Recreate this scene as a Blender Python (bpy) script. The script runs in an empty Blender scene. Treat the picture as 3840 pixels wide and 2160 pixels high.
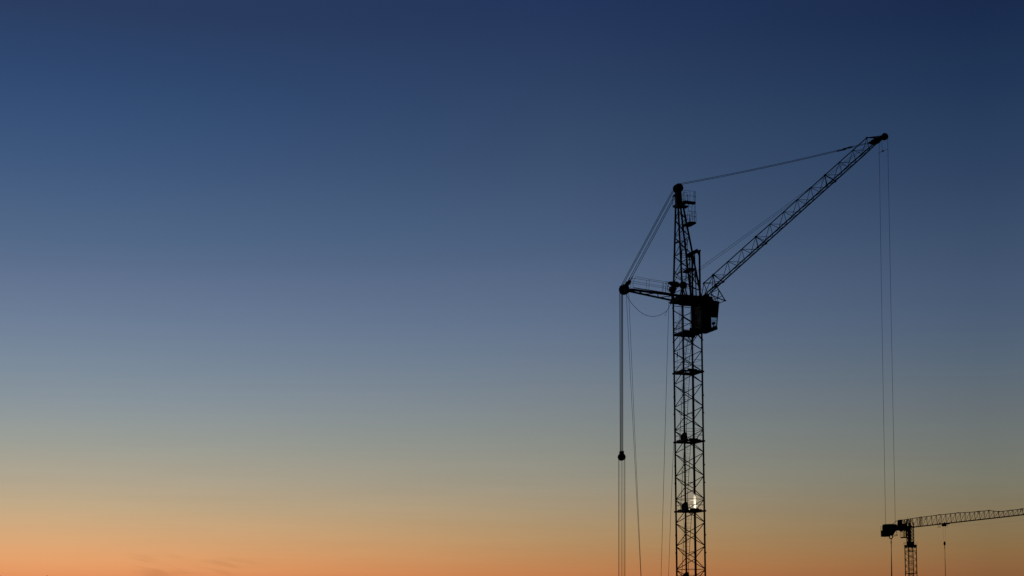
import bpy, math, random
from mathutils import Vector, Matrix
random.seed(7)
R = math.radians
SC = bpy.context.scene
COL = SC.collection

# ------------------------------------------------------------------ camera
F = 5600.0                     # focal length in pixels of a 3840 px wide frame
PITCH, ROLL, SHIFT = R(4.58), R(0.25), 788.0
CAMZ = 1.7
cam_d = bpy.data.cameras.new("camera")
cam = bpy.data.objects.new("camera", cam_d); COL.objects.link(cam)
cam_d.sensor_width = 36.0
cam_d.lens = 36.0 * F / 3840.0
cam_d.shift_y = SHIFT / 3840.0
cam_d.clip_start = 0.5; cam_d.clip_end = 20000
_r = Vector((1, 0, 0)); _u = Vector((0, -math.sin(PITCH), math.cos(PITCH))); FW = Vector((0, math.cos(PITCH), math.sin(PITCH)))
RT = _r * math.cos(ROLL) - _u * math.sin(ROLL)
UP = _r * math.sin(ROLL) + _u * math.cos(ROLL)
m = Matrix((RT, UP, -FW)).transposed().to_4x4()
m.translation = Vector((0, 0, CAMZ))
cam.matrix_world = m
SC.camera = cam

def ray(px, py):
    return RT * ((px - 1920) / F) + UP * ((1080 - py + SHIFT) / F) + FW

# ------------------------------------------------------------------ sky
def lin(c):
    out = []
    for v in c:
        v /= 255.0
        out.append(v / 12.92 if v <= 0.04045 else ((v + 0.055) / 1.055) ** 2.4)
    return (*out, 1.0)

SKY_L = [(0, (42, 61, 96)), (150, (45, 67, 105)), (300, (48, 74, 113)), (450, (55, 81, 120)), (600, (63, 88, 125)), (750, (73, 97, 131)),
         (900, (83, 105, 136)), (1050, (97, 115, 144)), (1200, (109, 126, 151)), (1350, (122, 138, 155)), (1500, (137, 148, 156)),
         (1650, (155, 158, 150)), (1800, (177, 165, 143)), (1900, (194, 169, 134)), (2000, (214, 169, 123)), (2080, (227, 164, 111)),
         (2120, (230, 159, 105)), (2160, (231, 149, 95)), (2260, (200, 105, 62))]
SKY_M = [(0, (35, 54, 91)), (300, (45, 65, 99)), (600, (58, 78, 109)), (900, (73, 94, 124)), (1050, (85, 103, 131)), (1200, (95, 112, 138)),
         (1350, (107, 122, 140)), (1500, (121, 131, 139)), (1650, (135, 140, 135)), (1800, (151, 146, 130)), (1900, (164, 147, 120)),
         (2000, (176, 145, 105)), (2080, (184, 137, 91)), (2120, (188, 131, 84)), (2160, (194, 126, 78)), (2260, (170, 90, 50))]
SKY_R = [(0, (25, 42, 75)), (300, (33, 54, 86)), (600, (45, 65, 96)), (900, (60, 79, 107)), (1050, (68, 86, 113)), (1200, (76, 93, 117)),
         (1350, (87, 102, 118)), (1500, (99, 109, 116)), (1650, (110, 116, 113)), (1800, (121, 120, 105)), (1900, (128, 116, 91)),
         (2000, (134, 112, 78)), (2080, (140, 106, 68)), (2120, (140, 100, 63)), (2160, (138, 93, 58)), (2260, (115, 64, 38))]
EL0, EL1 = -4.0, 96.0
def elev(px, py):
    d = ray(px, py); return math.degrees(math.atan2(d.z, math.hypot(d.x, d.y)))
def azim(px, py=1500):
    d = ray(px, py); return math.degrees(math.atan2(d.x, d.y))

w = bpy.data.worlds.new("World"); SC.world = w; w.use_nodes = True
nt = w.node_tree; nt.nodes.clear()
N = lambda t: nt.nodes.new(t)
def mth(op, a, b=None, c=None, clamp=False):
    n = N("ShaderNodeMath"); n.operation = op; n.use_clamp = clamp
    for i, v in enumerate((a, b, c)):
        if v is None: continue
        if isinstance(v, (int, float)): n.inputs[i].default_value = v
        else: nt.links.new(v, n.inputs[i])
    return n.outputs[0]
def maprange(v, a, b, c=0.0, d=1.0, smooth=False):
    n = N("ShaderNodeMapRange"); n.clamp = True
    if smooth: n.interpolation_type = 'SMOOTHSTEP'
    nt.links.new(v, n.inputs[0])
    for i, x in enumerate((a, b, c, d)): n.inputs[i + 1].default_value = x
    return n.outputs[0]
tc = N("ShaderNodeTexCoord"); sep = N("ShaderNodeSeparateXYZ"); nt.links.new(tc.outputs["Generated"], sep.inputs[0])
sx, sy, sz = sep.outputs
el = mth('MULTIPLY', mth('ARCSINE', sz), 180 / math.pi)
az = mth('MULTIPLY', mth('ARCTAN2', sx, sy), 180 / math.pi)
fac = maprange(el, EL0, EL1)
def ramp(px, tab):
    n = N("ShaderNodeValToRGB"); cr = n.color_ramp; cr.interpolation = 'LINEAR'
    st = [((elev(px, y) - EL0) / (EL1 - EL0), lin(c)) for y, c in tab]
    top = st[0]
    st += [((48 - EL0) / (EL1 - EL0), tuple(v * 0.45 for v in top[1][:3]) + (1,)), (1.0, tuple(v * 0.25 for v in top[1][:3]) + (1,))]
    st.sort(key=lambda s: s[0])
    while len(cr.elements) < len(st): cr.elements.new(0.5)
    for e, (p, c) in zip(cr.elements, st): e.position = p
    for e, (p, c) in zip(cr.elements, st): e.position = p; e.color = c
    nt.links.new(fac, n.inputs[0]); return n.outputs[0]
def mix(f, a, b, mode='MIX'):
    n = N("ShaderNodeMix"); n.data_type = 'RGBA'; n.blend_type = mode
    for idx, v in ((0, f), (6, a), (7, b)):
        if isinstance(v, (int, float)): n.inputs[idx].default_value = v
        elif isinstance(v, tuple): n.inputs[idx].default_value = v
        else: nt.links.new(v, n.inputs[idx])
    return n.outputs[2]
aL, aM, aR = azim(150), azim(2100), azim(3700)
c1 = mix(mth('POWER', maprange(az, aL, aM), 1.3), ramp(150, SKY_L), ramp(2100, SKY_M))
c2 = mix(maprange(az, aM, aR), c1, ramp(3700, SKY_R))
# the sky away from the sunset is far darker
away = mth('ABSOLUTE', mth('SUBTRACT', az, -8.0))
dim = maprange(away, 27, 62, 1.0, 0.015, True)
# thin streak clouds low in the west and faint layering near the horizon
comb = N("ShaderNodeCombineXYZ"); nt.links.new(mth('ADD', az, mth('MULTIPLY', el, 1.2)), comb.inputs[0])
nt.links.new(mth('MULTIPLY', mth('ADD', el, mth('MULTIPLY', az, 0.16)), 6.0), comb.inputs[1])
nz = N("ShaderNodeTexNoise"); nz.inputs["Scale"].default_value = 0.42; nz.inputs["Detail"].default_value = 4.0
nt.links.new(comb.outputs[0], nz.inputs["Vector"])
streak = maprange(nz.outputs[0], 0.47, 0.70, 0.0, 1.0, True)
band = mth('MULTIPLY', maprange(el, elev(700, 2200), elev(700, 2140), 0, 1, True), maprange(el, elev(700, 2060), elev(700, 2120), 0, 1, True))
wband = mth('MULTIPLY', maprange(az, azim(340), azim(600), 0, 1, True), maprange(az, azim(1080), azim(760), 0, 1, True))
streak = mth('MULTIPLY', streak, mth('MULTIPLY', band, wband))
comb2 = N("ShaderNodeCombineXYZ"); nt.links.new(mth('MULTIPLY', az, 0.08), comb2.inputs[0]); nt.links.new(el, comb2.inputs[1])
nz2 = N("ShaderNodeTexNoise"); nz2.inputs["Scale"].default_value = 1.6; nz2.inputs["Detail"].default_value = 3.0
nt.links.new(comb2.outputs[0], nz2.inputs["Vector"])
layer = mth('MULTIPLY', mth('SUBTRACT', nz2.outputs[0], 0.5), maprange(el, 14, 3, 0.0, 0.10))
gain = mth('MULTIPLY', mth('MULTIPLY', dim, mth('ADD', 1.0, layer)), mth('SUBTRACT', 1.0, mth("MULTIPLY", streak, 0.2)))
bg = N("ShaderNodeBackground"); out = N("ShaderNodeOutputWorld")
nt.links.new(c2, bg.inputs[0]); nt.links.new(gain, bg.inputs[1]); nt.links.new(bg.outputs[0], out.inputs[0])

SC.view_settings.view_transform = 'Standard'; SC.view_settings.look = 'None'
SC.view_settings.exposure = 0.0; SC.view_settings.gamma = 1.0

# ------------------------------------------------------------------ materials
def material(name, col, rough=0.6, metal=0.0, var=0.35, scale=3.0):
    mt = bpy.data.materials.new(name); mt.use_nodes = True
    t = mt.node_tree; b = t.nodes["Principled BSDF"]
    b.inputs["Roughness"].default_value = rough; b.inputs["Metallic"].default_value = metal
    c = t.nodes.new("ShaderNodeTexCoord"); n = t.nodes.new("ShaderNodeTexNoise"); n.inputs["Scale"].default_value = scale; n.inputs["Detail"].default_value = 6
    rp = t.nodes.new("ShaderNodeValToRGB")
    rp.color_ramp.elements[0].position = 0.35; rp.color_ramp.elements[1].position = 0.7
    rp.color_ramp.elements[0].color = tuple(v * (1 - var) for v in col) + (1,)
    rp.color_ramp.elements[1].color = tuple(min(1, v * (1 + var)) for v in col) + (1,)
    t.links.new(c.outputs["Object"], n.inputs["Vector"]); t.links.new(n.outputs[0], rp.inputs[0]); t.links.new(rp.outputs[0], b.inputs["Base Color"])
    return mt
STEEL = material("painted_steel", (0.07, 0.066, 0.058), 0.7)
FAR = material("weathered_steel", (0.07, 0.066, 0.06), 0.7)
CABP = material("cab_paint", (0.018, 0.018, 0.02), 0.6)
ROPE = material("wire_rope", (0.05, 0.05, 0.05), 0.6, 0.3)
CONC = material("ballast_concrete", (0.12, 0.115, 0.105), 0.9)
EARTH = material("bare_earth", (0.10, 0.08, 0.06), 0.95, 0, 0.4, 0.15)
SLING = material("webbing_sling", (0.10, 0.08, 0.06), 0.8)
def glass_mat(name, tint, alpha):
    mt = bpy.data.materials.new(name); mt.use_nodes = True; t = mt.node_tree; t.nodes.clear()
    o = t.nodes.new("ShaderNodeOutputMaterial"); mx = t.nodes.new("ShaderNodeMixShader"); tr = t.nodes.new("ShaderNodeBsdfTransparent"); gl = t.nodes.new("ShaderNodeBsdfGlossy")
    tr.inputs[0].default_value = (*tint, 1); gl.inputs["Roughness"].default_value = 0.05
    mx.inputs[0].default_value = 0.05
    t.links.new(tr.outputs[0], mx.inputs[1]); t.links.new(gl.outputs[0], mx.inputs[2]); t.links.new(mx.outputs[0], o.inputs[0])
    return mt
GLASS = glass_mat("window_glass", (0.88, 0.92, 0.92), 1)
DIRTY = glass_mat("dusty_glass", (0.8, 0.77, 0.72), 1)
LENS = bpy.data.materials.new("lamp_lens"); LENS.use_nodes = True
_b = LENS.node_tree.nodes["Principled BSDF"]; _b.inputs["Emission Color"].default_value = (1, 0.9, 0.68, 1); _b.inputs["Emission Strength"].default_value = 0.9

# ------------------------------------------------------------------ mesh helper
class MB:
    def __init__(s): s.v = []; s.f = []
    def _add(s, vs, fs):
        o = len(s.v); s.v += [tuple(v) for v in vs]; s.f += [tuple(i + o for i in f) for f in fs]
    def box(s, lo, hi):
        x0, y0, z0 = lo; x1, y1, z1 = hi
        s._add([(x0,y0,z0),(x1,y0,z0),(x1,y1,z0),(x0,y1,z0),(x0,y0,z1),(x1,y0,z1),(x1,y1,z1),(x0,y1,z1)],
               [(0,3,2,1),(4,5,6,7),(0,1,5,4),(1,2,6,5),(2,3,7,6),(3,0,4,7)]); return s
    def bar(s, a, b, wd, ht=None, up=(0, 0, 1)):
        ht = ht or wd; a = Vector(a); b = Vector(b); d = (b - a).normalized(); up = Vector(up)
        if abs(d.dot(up)) > 0.98: up = Vector((1, 0, 0))
        x = d.cross(up).normalized(); y = x.cross(d).normalized()
        vs = [p + x * (i * wd / 2) + y * (j * ht / 2) for p in (a, b) for i, j in ((-1,-1),(1,-1),(1,1),(-1,1))]
        s._add(vs, [(0,1,2,3),(7,6,5,4),(0,4,5,1),(1,5,6,2),(2,6,7,3),(3,7,4,0)]); return s
    def tube(s, pts, r, n=6, closed=False):
        pts = [Vector(p) for p in pts]; rings = []; k = len(pts); prev = None
        for i, p in enumerate(pts):
            if closed: d = (pts[(i + 1) % k] - pts[i - 1]).normalized()
            else: d = (pts[min(i + 1, k - 1)] - pts[max(i - 1, 0)]).normalized()
            if prev is None:
                up = Vector((0, 0, 1)) if abs(d.z) < 0.95 else Vector((1, 0, 0))
                x = d.cross(up).normalized()
            else:
                x = (prev - d * prev.dot(d)).normalized()
            prev = x; y = d.cross(x)
            rings.append([p + (x * math.cos(2 * math.pi * j / n) + y * math.sin(2 * math.pi * j / n)) * r for j in range(n)])
        vs = [q for rg in rings for q in rg]; fs = []
        for i in range(k if closed else k - 1):
            i2 = (i + 1) % k
            for j in range(n):
                j2 = (j + 1) % n; fs.append((i*n+j, i*n+j2, i2*n+j2, i2*n+j))
        if not closed: fs += [tuple(range(n))[::-1], tuple((k-1)*n + j for j in range(n))]
        s._add(vs, fs); return s
    def disc(s, c, axis, r, wd, n=28, groove=0.0):
        c = Vector(c); ax = Vector(axis).normalized(); up = Vector((0, 0, 1)) if abs(ax.z) < 0.9 else Vector((1, 0, 0))
        x = ax.cross(up).normalized(); y = ax.cross(x)
        prof = [(-wd/2, r * 0.93), (-wd/2 + wd*0.12, r), (wd*-0.12, r - groove), (wd*0.12, r - groove), (wd/2 - wd*0.12, r), (wd/2, r * 0.93)]
        vs = []
        for h, rr in prof:
            vs += [c + ax * h + (x * math.cos(2*math.pi*j/n) + y * math.sin(2*math.pi*j/n)) * rr for j in range(n)]
        fs = [tuple(range(n))[::-1], tuple((len(prof)-1)*n + j for j in range(n))]
        for i in range(len(prof) - 1):
            for j in range(n):
                j2 = (j + 1) % n; fs.append((i*n+j, i*n+j2, (i+1)*n+j2, (i+1)*n+j))
        s._add(vs, fs); return s
    def prism(s, poly, ext):
        e = Vector(ext); k = len(poly); a = [Vector(p) for p in poly]
        s._add([p - e/2 for p in a] + [p + e/2 for p in a],
               [tuple(range(k))[::-1], tuple(range(k, 2*k))] + [(i, (i+1) % k, k + (i+1) % k, k + i) for i in range(k)]); return s
    def build(s, name, mat, parent=None, label=None):
        me = bpy.data.meshes.new(name); me.from_pydata(s.v, [], s.f); me.update()
        import bmesh
        bm = bmesh.new(); bm.from_mesh(me); bmesh.ops.recalc_face_normals(bm, faces=bm.faces); bm.to_mesh(me); bm.free()
        me.materials.append(mat)
        o = bpy.data.objects.new(name, me); COL.objects.link(o)
        if parent: o.parent = parent
        if label: o["label"] = label
        return o

def empty(name, loc, rz, label, cat, group=None):
    o = bpy.data.objects.new(name, None); COL.objects.link(o); o.location = loc; o.rotation_euler = (0, 0, rz); o.empty_display_size = 1
    o["label"] = label; o["category"] = cat
    if group: o["group"] = group
    return o

# ------------------------------------------------------------------ ground
g = MB(); n = 24
ring = [0, 60, 160, 400, 1200, 4000, 12000]
vs = [(0, 0, 0)]; fs = []
for k, r0 in enumerate(ring[1:]):
    for j in range(n):
        a = 2 * math.pi * j / n; vs.append((r0 * math.cos(a), r0 * math.sin(a), 0))
for j in range(n): fs.append((0, 1 + j, 1 + (j + 1) % n))
for k in range(len(ring) - 2):
    for j in range(n):
        a, b = 1 + k*n + j, 1 + k*n + (j + 1) % n; fs.append((a, a + n, b + n, b))
g._add(vs, fs)
go = g.build("ground", EARTH); go["kind"] = "structure"

# ================================================================== LUFFING CRANE
CX, CY, PHI = 15.37, 128.6, R(20.5)
crane = empty("luffing_tower_crane", (CX, CY, 0), PHI,
              "tall luffing tower crane with raised lattice jib, black against the dusk sky", "crane")
DU = Vector((math.cos(PHI), math.sin(PHI), 0)); DV = Vector((-math.sin(PHI), math.cos(PHI), 0)); C0 = Vector((CX, CY, 0))
CAMP = Vector((0, 0, CAMZ))
def loc(p): d = p - C0; return Vector((d.dot(DU), d.dot(DV), d.z))
def PV(px, py, v=0.0):        # where the sight line meets the crane's vertical plane v
    d = ray(px, py); t = ((C0 - CAMP).dot(DV) + v) / d.dot(DV); return loc(CAMP + d * t)
def PU(px, py, u=0.0):
    d = ray(px, py); t = ((C0 - CAMP).dot(DU) + u) / d.dot(DU); return loc(CAMP + d * t)
def zat(py, v=0.0, px=2578): return PV(px, py, v).z
H = 2.0156
Z0 = CAMZ + 20.19                 # node row below the upper platform
P1 = Z0 + H / 2
PLAT = [P1, P1 - 3*H, P1 - 6*H, P1 - 9*H]
S = 0.9
COR = {'A': (-S, -S), 'R': (S, -S), 'L': (-S, S), 'B': (S, S)}
def cp(k, z): return Vector((*COR[k], z))
LEGW, BR = 0.116, 0.036
FACES = (('L', 'A'), ('L', 'B'), ('R', 'A'), ('R', 'B'))

def part(name, parent):            # an assembly inside a thing
    o = bpy.data.objects.new(name, None); COL.objects.link(o); o.parent = parent; o.empty_display_size = 0.3; return o
def joint_bumps(mb, k, z):         # wedge brackets of a bolted joint on the two outer faces of a leg
    u, v = COR[k]; su, sv = math.copysign(1, u), math.copysign(1, v)
    mb.prism([(u + su*0.05, v - 0.03, z + 0.1), (u + su*0.115, v - 0.03, z - 0.02), (u + su*0.115, v - 0.03, z - 0.07), (u + su*0.05, v - 0.03, z - 0.07)], (0, 0.07, 0))
    mb.prism([(u - 0.03, v + sv*0.05, z + 0.1), (u - 0.03, v + sv*0.115, z - 0.02), (u - 0.03, v + sv*0.115, z - 0.07), (u - 0.03, v + sv*0.05, z - 0.07)], (0.07, 0, 0))

def make_ladder(parent, top, bot, wd, axis, r=0.022, rung=0.33, cage=None, rr=0.010, mat=None):
    top, bot, axis = Vector(top), Vector(bot), Vector(axis)
    mb = MB()
    for s in (-1, 1): mb.tube([bot + axis * s * wd/2, top + axis * s * wd/2], r, 5)
    k = int((top - bot).length / rung)
    for i in range(1, k): 
        p = bot.lerp(top, i / k); mb.tube([p - axis * wd/2, p + axis * wd/2], rr, 4)
    ld = mb.build("ladder", mat or STEEL, parent)
    if cage:
        mb = MB(); side, z_from, nh = cage; side = Vector(side)
        cen = []
        for i in range(nh):
            p = bot.lerp(top, z_from + (0.94 - z_from) * i / max(1, nh - 1)); cen.append(p)
            pts = [p + axis * (wd/2) * math.cos(a) * 1.05 + side * 0.62 * math.sin(a) for a in [math.pi * j / 8 for j in range(9)]]
            mb.tube(pts, 0.011, 4)
        for a in (0.25, 0.5, 0.75):
            a *= math.pi
            mb.tube([p + axis * (wd/2) * math.cos(a) * 1.05 + side * 0.62 * math.sin(a) for p in cen], 0.007, 4)
        mb.build("safety_cage", mat or STEEL, ld) if parent.parent is None else mb.build("safety_cage", mat or STEEL, parent)
    return ld

def make_platform(parent, z):
    mb = MB()
    e = 1.0; hu0, hu1, hv0, hv1 = -0.62, 0.0, -0.72, -0.02      # ladder opening
    t = 0.07
    mb.box((-e, hv1, z - t), (e, e, z)); mb.box((-e, -e, z - t), (e, hv0, z))
    mb.box((-e, hv0, z - t), (hu0, hv1, z)); mb.box((hu1, hv0, z - t), (e, hv1, z))
    for k, (u, v) in COR.items():
        mb.box((u - 0.125, v - 0.125, z - 0.085), (u + 0.125, v + 0.125, z + 0.06))
    mb.bar((-S, -S - 0.07, z - 0.02), (S, -S - 0.07, z - 0.02), 0.05, 0.13); mb.bar((-S, S + 0.07, z - 0.02), (S, S + 0.07, z - 0.02), 0.05, 0.13)
    mb.bar((-S - 0.07, -S, z - 0.02), (-S - 0.07, S, z - 0.02), 0.05, 0.13); mb.bar((S + 0.07, -S, z - 0.02), (S + 0.07, S, z - 0.02), 0.05, 0.13)
    pl = mb.build("platform", STEEL, parent)
    for b_ in ((-0.45, -0.86, 0.42, -0.82, 0.20), (0.42, -0.86, 0.68, -0.82, 0.13), (-0.86, 0.05, -0.82, 0.7, 0.15)):
        MB().box((b_[0], b_[1], z + 0.002), (b_[2], b_[3], z + b_[4])).build("toe_board", STEEL, parent)
    mb = MB()
    for hz in (0.52, 1.02):
        for a, b in FACES: mb.tube([cp(a, z + hz), cp(b, z + hz)], 0.016 if hz > 1 else 0.013, 4)
    mb.build("guard_rail", STEEL, parent)

def make_hatch(parent, z):
    mb = MB()
    pl = [(2563.5, 1618), (2574, 1618), (2577.5, 1652), (2553, 1652), (2551.5, 1632)]
    zb = PV(2565, 1652, 0.05).z
    poly = []
    for x, y in pl:
        p = PV(x, y, 0.0); poly.append((p.x, -0.02, p.z - zb + z))
    mb.prism(poly, (0, 0.14, 0))
    mb.build("hatch_cover", STEEL, parent, "raised dark hatch cover over the ladder opening")

def mast_section(zb, zt, lnodes, anodes, joints, name="mast_section"):
    sec = part(name, crane)
    for k in COR:
        mb = MB(); mb.bar(cp(k, zb), cp(k, zt), LEGW, LEGW, (1, 0, 0))
        for z in joints: joint_bumps(mb, k, z)
        mb.build("leg", STEEL, sec)
    mb = MB()
    for a, b in FACES:
        ev = sorted([(z, a) for z in lnodes] + [(z, b) for z in anodes])
        for (z1, k1), (z2, k2) in zip(ev, ev[1:]):
            if k1 == k2: continue
            p, q = cp(k1, z1), cp(k2, z2); d = (q - p).normalized()
            mb.tube([p + d*0.04 + Vector((0, 0, 0.03)), q - d*0.04 - Vector((0, 0, 0.03))], BR, 6)
    mb.build("bracing", STEEL, sec)
    return sec

# lower sections, platform to platform
for i in range(4):
    zt = PLAT[i]; zb = PLAT[i] - 3*H if i < 3 else 0.95
    ln = [zt - H*(j + 0.5) for j in range(3)]; an = [zt - H*j for j in range(4)]
    ln = [z for z in ln if z > zb]; an = [z for z in an if z > zb - 0.3]
    sec = mast_section(zb, zt, ln, an, (zt - 1.78*H, zt - 1.02*H))
    make_platform(sec, zt)
    if i > 0: make_hatch(sec, zt)
    if i < 3:
        make_ladder(sec, (-0.32, -0.35, zt - 0.05), (-0.32, 0.61, zb + 0.02), 0.6, (1, 0, 0), cage=((0, 1, 0), 0.40, 4))
        mb = MB(); mb.bar((-0.05, 0.2, zt - 1.76*H), (S, S, zt - 1.70*H), 0.05); mb.build("ladder_bracket", STEEL, sec)
# cable tray beside one leg
mb = MB(); mb.tube([(S + 0.02, S - 0.16, 1.2), (S + 0.02, S - 0.16, P1 + 1.0)], 0.03, 6)
mb.build("cable_conduit", STEEL, crane)
# upper section up to the deck
ZD = PV(2600, 1114, -0.9).z        # deck centre height
H2 = 1.87
ln = [P1 + H2*j for j in range(4)]; an = [P1 + H2*(j + 0.5) for j in range(3)]
up = mast_section(P1, ZD - 0.1, ln, an, (zat(1278), zat(1150)))
zc = zat(1250.5)
mb = MB()
mb.box((-0.80, -0.84, zc - 0.10), (0.96, 0.84, zc + 0.08))
mb.bar((-0.84, -0.90, zc), (1.2, -0.90, zc), 0.06, 0.22); mb.bar((-0.84, 0.90, zc - 0.02), (1.2, 0.90, zc - 0.02), 0.06, 0.24)
for v in (-0.85, 0.85):
    for s in (-1, 1): mb.bar((s*0.85, v, zc - 0.55), (s*0.45, v, zc - 0.1), 0.07)
for u in (0.85,):
    mb.bar((u, -0.85, zc - 0.55), (u, -0.4, zc - 0.1), 0.07); mb.bar((u, 0.85, zc - 0.55), (u, 0.4, zc - 0.1), 0.07)
mb.build("platform", STEEL, up)
mb = MB()
mb.box((-0.2, -0.8, zc + 0.052), (0.9, -0.76, zc + 0.34))
for hz in (0.55, 1.05):
    mb.tube([(-0.85, -0.2, zc + hz), (-0.85, 0.85, zc + hz)], 0.016, 4); mb.tube([(-0.85, 0.85, zc + hz), (0.85, 0.85, zc + hz)], 0.016, 4)
    mb.tube([(0.1, -0.85, zc + hz * 0.8), (0.9, -0.85, zc + hz * 0.8)], 0.016, 4)
for u in (0.12, 0.22): mb.tube([(u, -0.3, zc), (u, -0.3, zc + 2.0)], 0.022, 5)
for v in (0.1, 0.5): mb.tube([(-0.85, v, zc), (-0.85, v, zc + 1.05)], 0.02, 5)
mb.build("guard_rail", STEEL, up)
make_ladder(up, (0.3, -0.1, zc), (-0.12, 0.35, P1 + 0.02), 0.42, (1, 0, 0), cage=((0, 1, 0), 0.5, 3))
make_ladder(up, (-0.45, 0.2, ZD), (-0.45, 0.2, zc), 0.35, (0.6, 0.8, 0), r=0.02)
mb = MB()                          # power cables hanging inside the mast
for (u, v, z1, z2, r) in ((-0.62, 0.35, zat(1160), zat(1330), 0.016), (-0.42, 0.5, zat(1165), zat(1400), 0.010), (-0.25, 0.6, zat(1265), zat(1400), 0.01), (0.55, 0.2, zat(1260), zat(1345), 0.009), (0.72, 0.3, zat(1260), zat(1340), 0.009)):
    mb.tube([(u, v, z1), (u + 0.03, v, (z1 + z2)/2), (u, v, z2)], r, 4)
hk = PV(2540, 1334, 0.4)
mb.tube([hk + Vector((0.02, 0, 0.35)), hk + Vector((0, 0, 0.1)), hk + Vector((-0.02, 0, -0.15))], 0.045, 6)
q = PV(2538, 1410, 0.4); mb.tube([hk, q], 0.012, 4); mb.tube([q, PV(2532, 1530, 0.6)], 0.010, 4)
mb.build("hanging_cable", ROPE, up)

# ---- deck (upper frame carrying jib foot and counter jib)
mb = MB()
for v in (-0.9, 0.9): mb.bar((-1.05, v, ZD), (2.0, v, ZD), 0.14, 0.30)
for u in (-0.97, -0.1, 0.95, 1.85): mb.bar((u, -0.83, ZD + 0.005), (u, 0.83, ZD + 0.005), 0.16, 0.28)
mb.box((-0.86, -0.80, ZD + 0.05), (0.85, 0.80, ZD + 0.10)); mb.box((1.05, -0.8, ZD - 0.1), (1.75, 0.8, ZD - 0.02))
deck = mb.build("deck_frame", STEEL, crane)
zl = PV(2514, 1134.5, 1.0).z
mb = MB()
for v in (-1.0, 1.0): mb.bar((-1.15, v, zl), (1.05, v, zl), 0.10, 0.24)
mb.bar((-1.1, -0.94, zl + 0.02), (-1.1, 0.94, zl + 0.02), 0.12, 0.18); mb.bar((0.98, -0.94, zl - 0.05), (0.98, 0.94, zl - 0.05), 0.1, 0.34)
mb.box((-0.35, -0.86, zl - 0.22), (0.92, 0.92, zl + 0.06))
mb.prism([PV(2511, 1133, 0.95), PV(2530, 1126, 0.95), PV(2536, 1138, 0.95), PV(2513, 1138, 0.95)], (0, 0.3, 0))
for v in (-0.88, 0.88):
    mb.bar((-0.85, v, zl), (0.1, v, ZD - 0.1), 0.07); mb.bar((0.1, v, ZD - 0.1), (0.85, v, zl), 0.07)
mb.bar((-0.8, -0.8, zl - 0.2), (-0.1, 0.8, zl + 0.1), 0.06); mb.bar((-0.85, 0.85, zl - 0.32), (0.85, 0.85, zl - 0.36), 0.05)
mb.bar((-0.85, -0.85, zl - 0.62), (0.85, -0.85, zl - 0.58), 0.05)
mb.build("lower_ring_frame", STEEL, deck)
mb = MB()                         # deck guard rails
for hz in (0.55, 1.05): mb.tube([(0.0, -1.0, ZD + 0.1 + hz*0.6), (0.7, -1.0, ZD + 0.1 + hz*0.6)], 0.013, 4)
for u in (0.1, 0.25): mb.tube([(u, -1.0, ZD), (u, -1.0, ZD + 0.75)], 0.014, 4)
mb.build("guard_rail", STEEL, deck); mb = MB()
for hz in (0.55, 1.05): mb.tube([(-0.2, 1.0, ZD + 0.15 + hz), (2.3, 1.0, ZD + 0.15 + hz)], 0.013, 4)
for u in (-0.1, 0.5, 1.1, 1.7, 2.3): mb.tube([(u, 1.0, ZD), (u, 1.0, ZD + 1.2)], 0.014, 4)
mb.build("guard_rail", STEEL, deck)

# ---- tower head
ZT = zat(782, 0, 2549)
HT = {'A': (-0.88, -0.25), 'R': (-0.36, -0.25), 'L': (-0.88, 0.25), 'B': (-0.36, 0.25)}
def hp(k, z):
    t = (z - ZD) / (ZT - ZD); a, b = COR[k], HT[k]
    return Vector((a[0] + (b[0]-a[0])*t, a[1] + (b[1]-a[1])*t, z))
head = part("tower_head", crane)
for k in COR: MB().bar(hp(k, ZD), hp(k, ZT + 0.35), 0.125, 0.125, (1, 0, 0)).build("leg", STEEL, head)
mb = MB()
lz = [zat(y) for y in (1096, 1030, 960, 890, 826)]; az_ = [(a + b)/2 for a, b in zip(lz, lz[1:])] + [ZT - 0.3]
for a, b in FACES:
    ev = sorted([(z, a) for z in lz] + [(z, b) for z in az_])
    for (z1, k1), (z2, k2) in zip(ev, ev[1:]):
        p, q = hp(k1, z1), hp(k2, z2); mb.tube([p, q], 0.034, 6)
for k1, k2 in (('L', 'A'), ('A', 'R')):
    for y in (1030, 960): mb.tube([hp(k1, zat(y)), hp(k2, zat(y))], 0.026, 5)
mb.bar(hp('L', zat(912)), hp('A', zat(912)), 0.07, 0.14)
for a, b, y1, y2 in (('L', 'A', 1060, 1010), ('A', 'R', 1075, 1010), ('B', 'R', 1080, 1020)):
    mb.tube([hp(a, zat(y1)), hp(b, zat(y2))], 0.028, 5); mb.tube([hp(b, zat(y1)), hp(a, zat(y2))], 0.028, 5)
mb.build("bracing", STEEL, head)
# head box under the sheaves
zb1, zb2 = zat(776, 0, 2546), zat(722, 0, 2543)
mb = MB()
sec = [(-0.97, zb1), (-0.40, zb1), (-0.52, zb2 + 0.25), (-0.97, zb2 + 0.25)]
mb.prism([(a, 0, c) for a, c in sec], (0, 0.38, 0)); mb.box((-0.98, -0.34, zb1 - 0.05), (-0.28, 0.34, zb1 + 0.12))
mb.prism([PV(2524, 739, 0), PV(2529, 728, 0), PV(2531, 737, 0)], (0, 0.3, 0))
mb.build("head_box", STEEL, head)
SHC = PV(2542.8, 706.5)
mb = MB()
for v in (-0.2, -0.07, 0.07, 0.2): mb.disc((SHC.x, v, SHC.z), (0, 1, 0), 0.395, 0.11, 32, 0.05)
for v in (-0.28, 0.28): mb.disc((SHC.x, v, SHC.z), (0, 1, 0), 0.375, 0.035, 32)
mb.tube([(SHC.x, -0.34, SHC.z), (SHC.x, 0.34, SHC.z)], 0.06, 10)
mb.build("sheave", STEEL, head)
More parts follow.
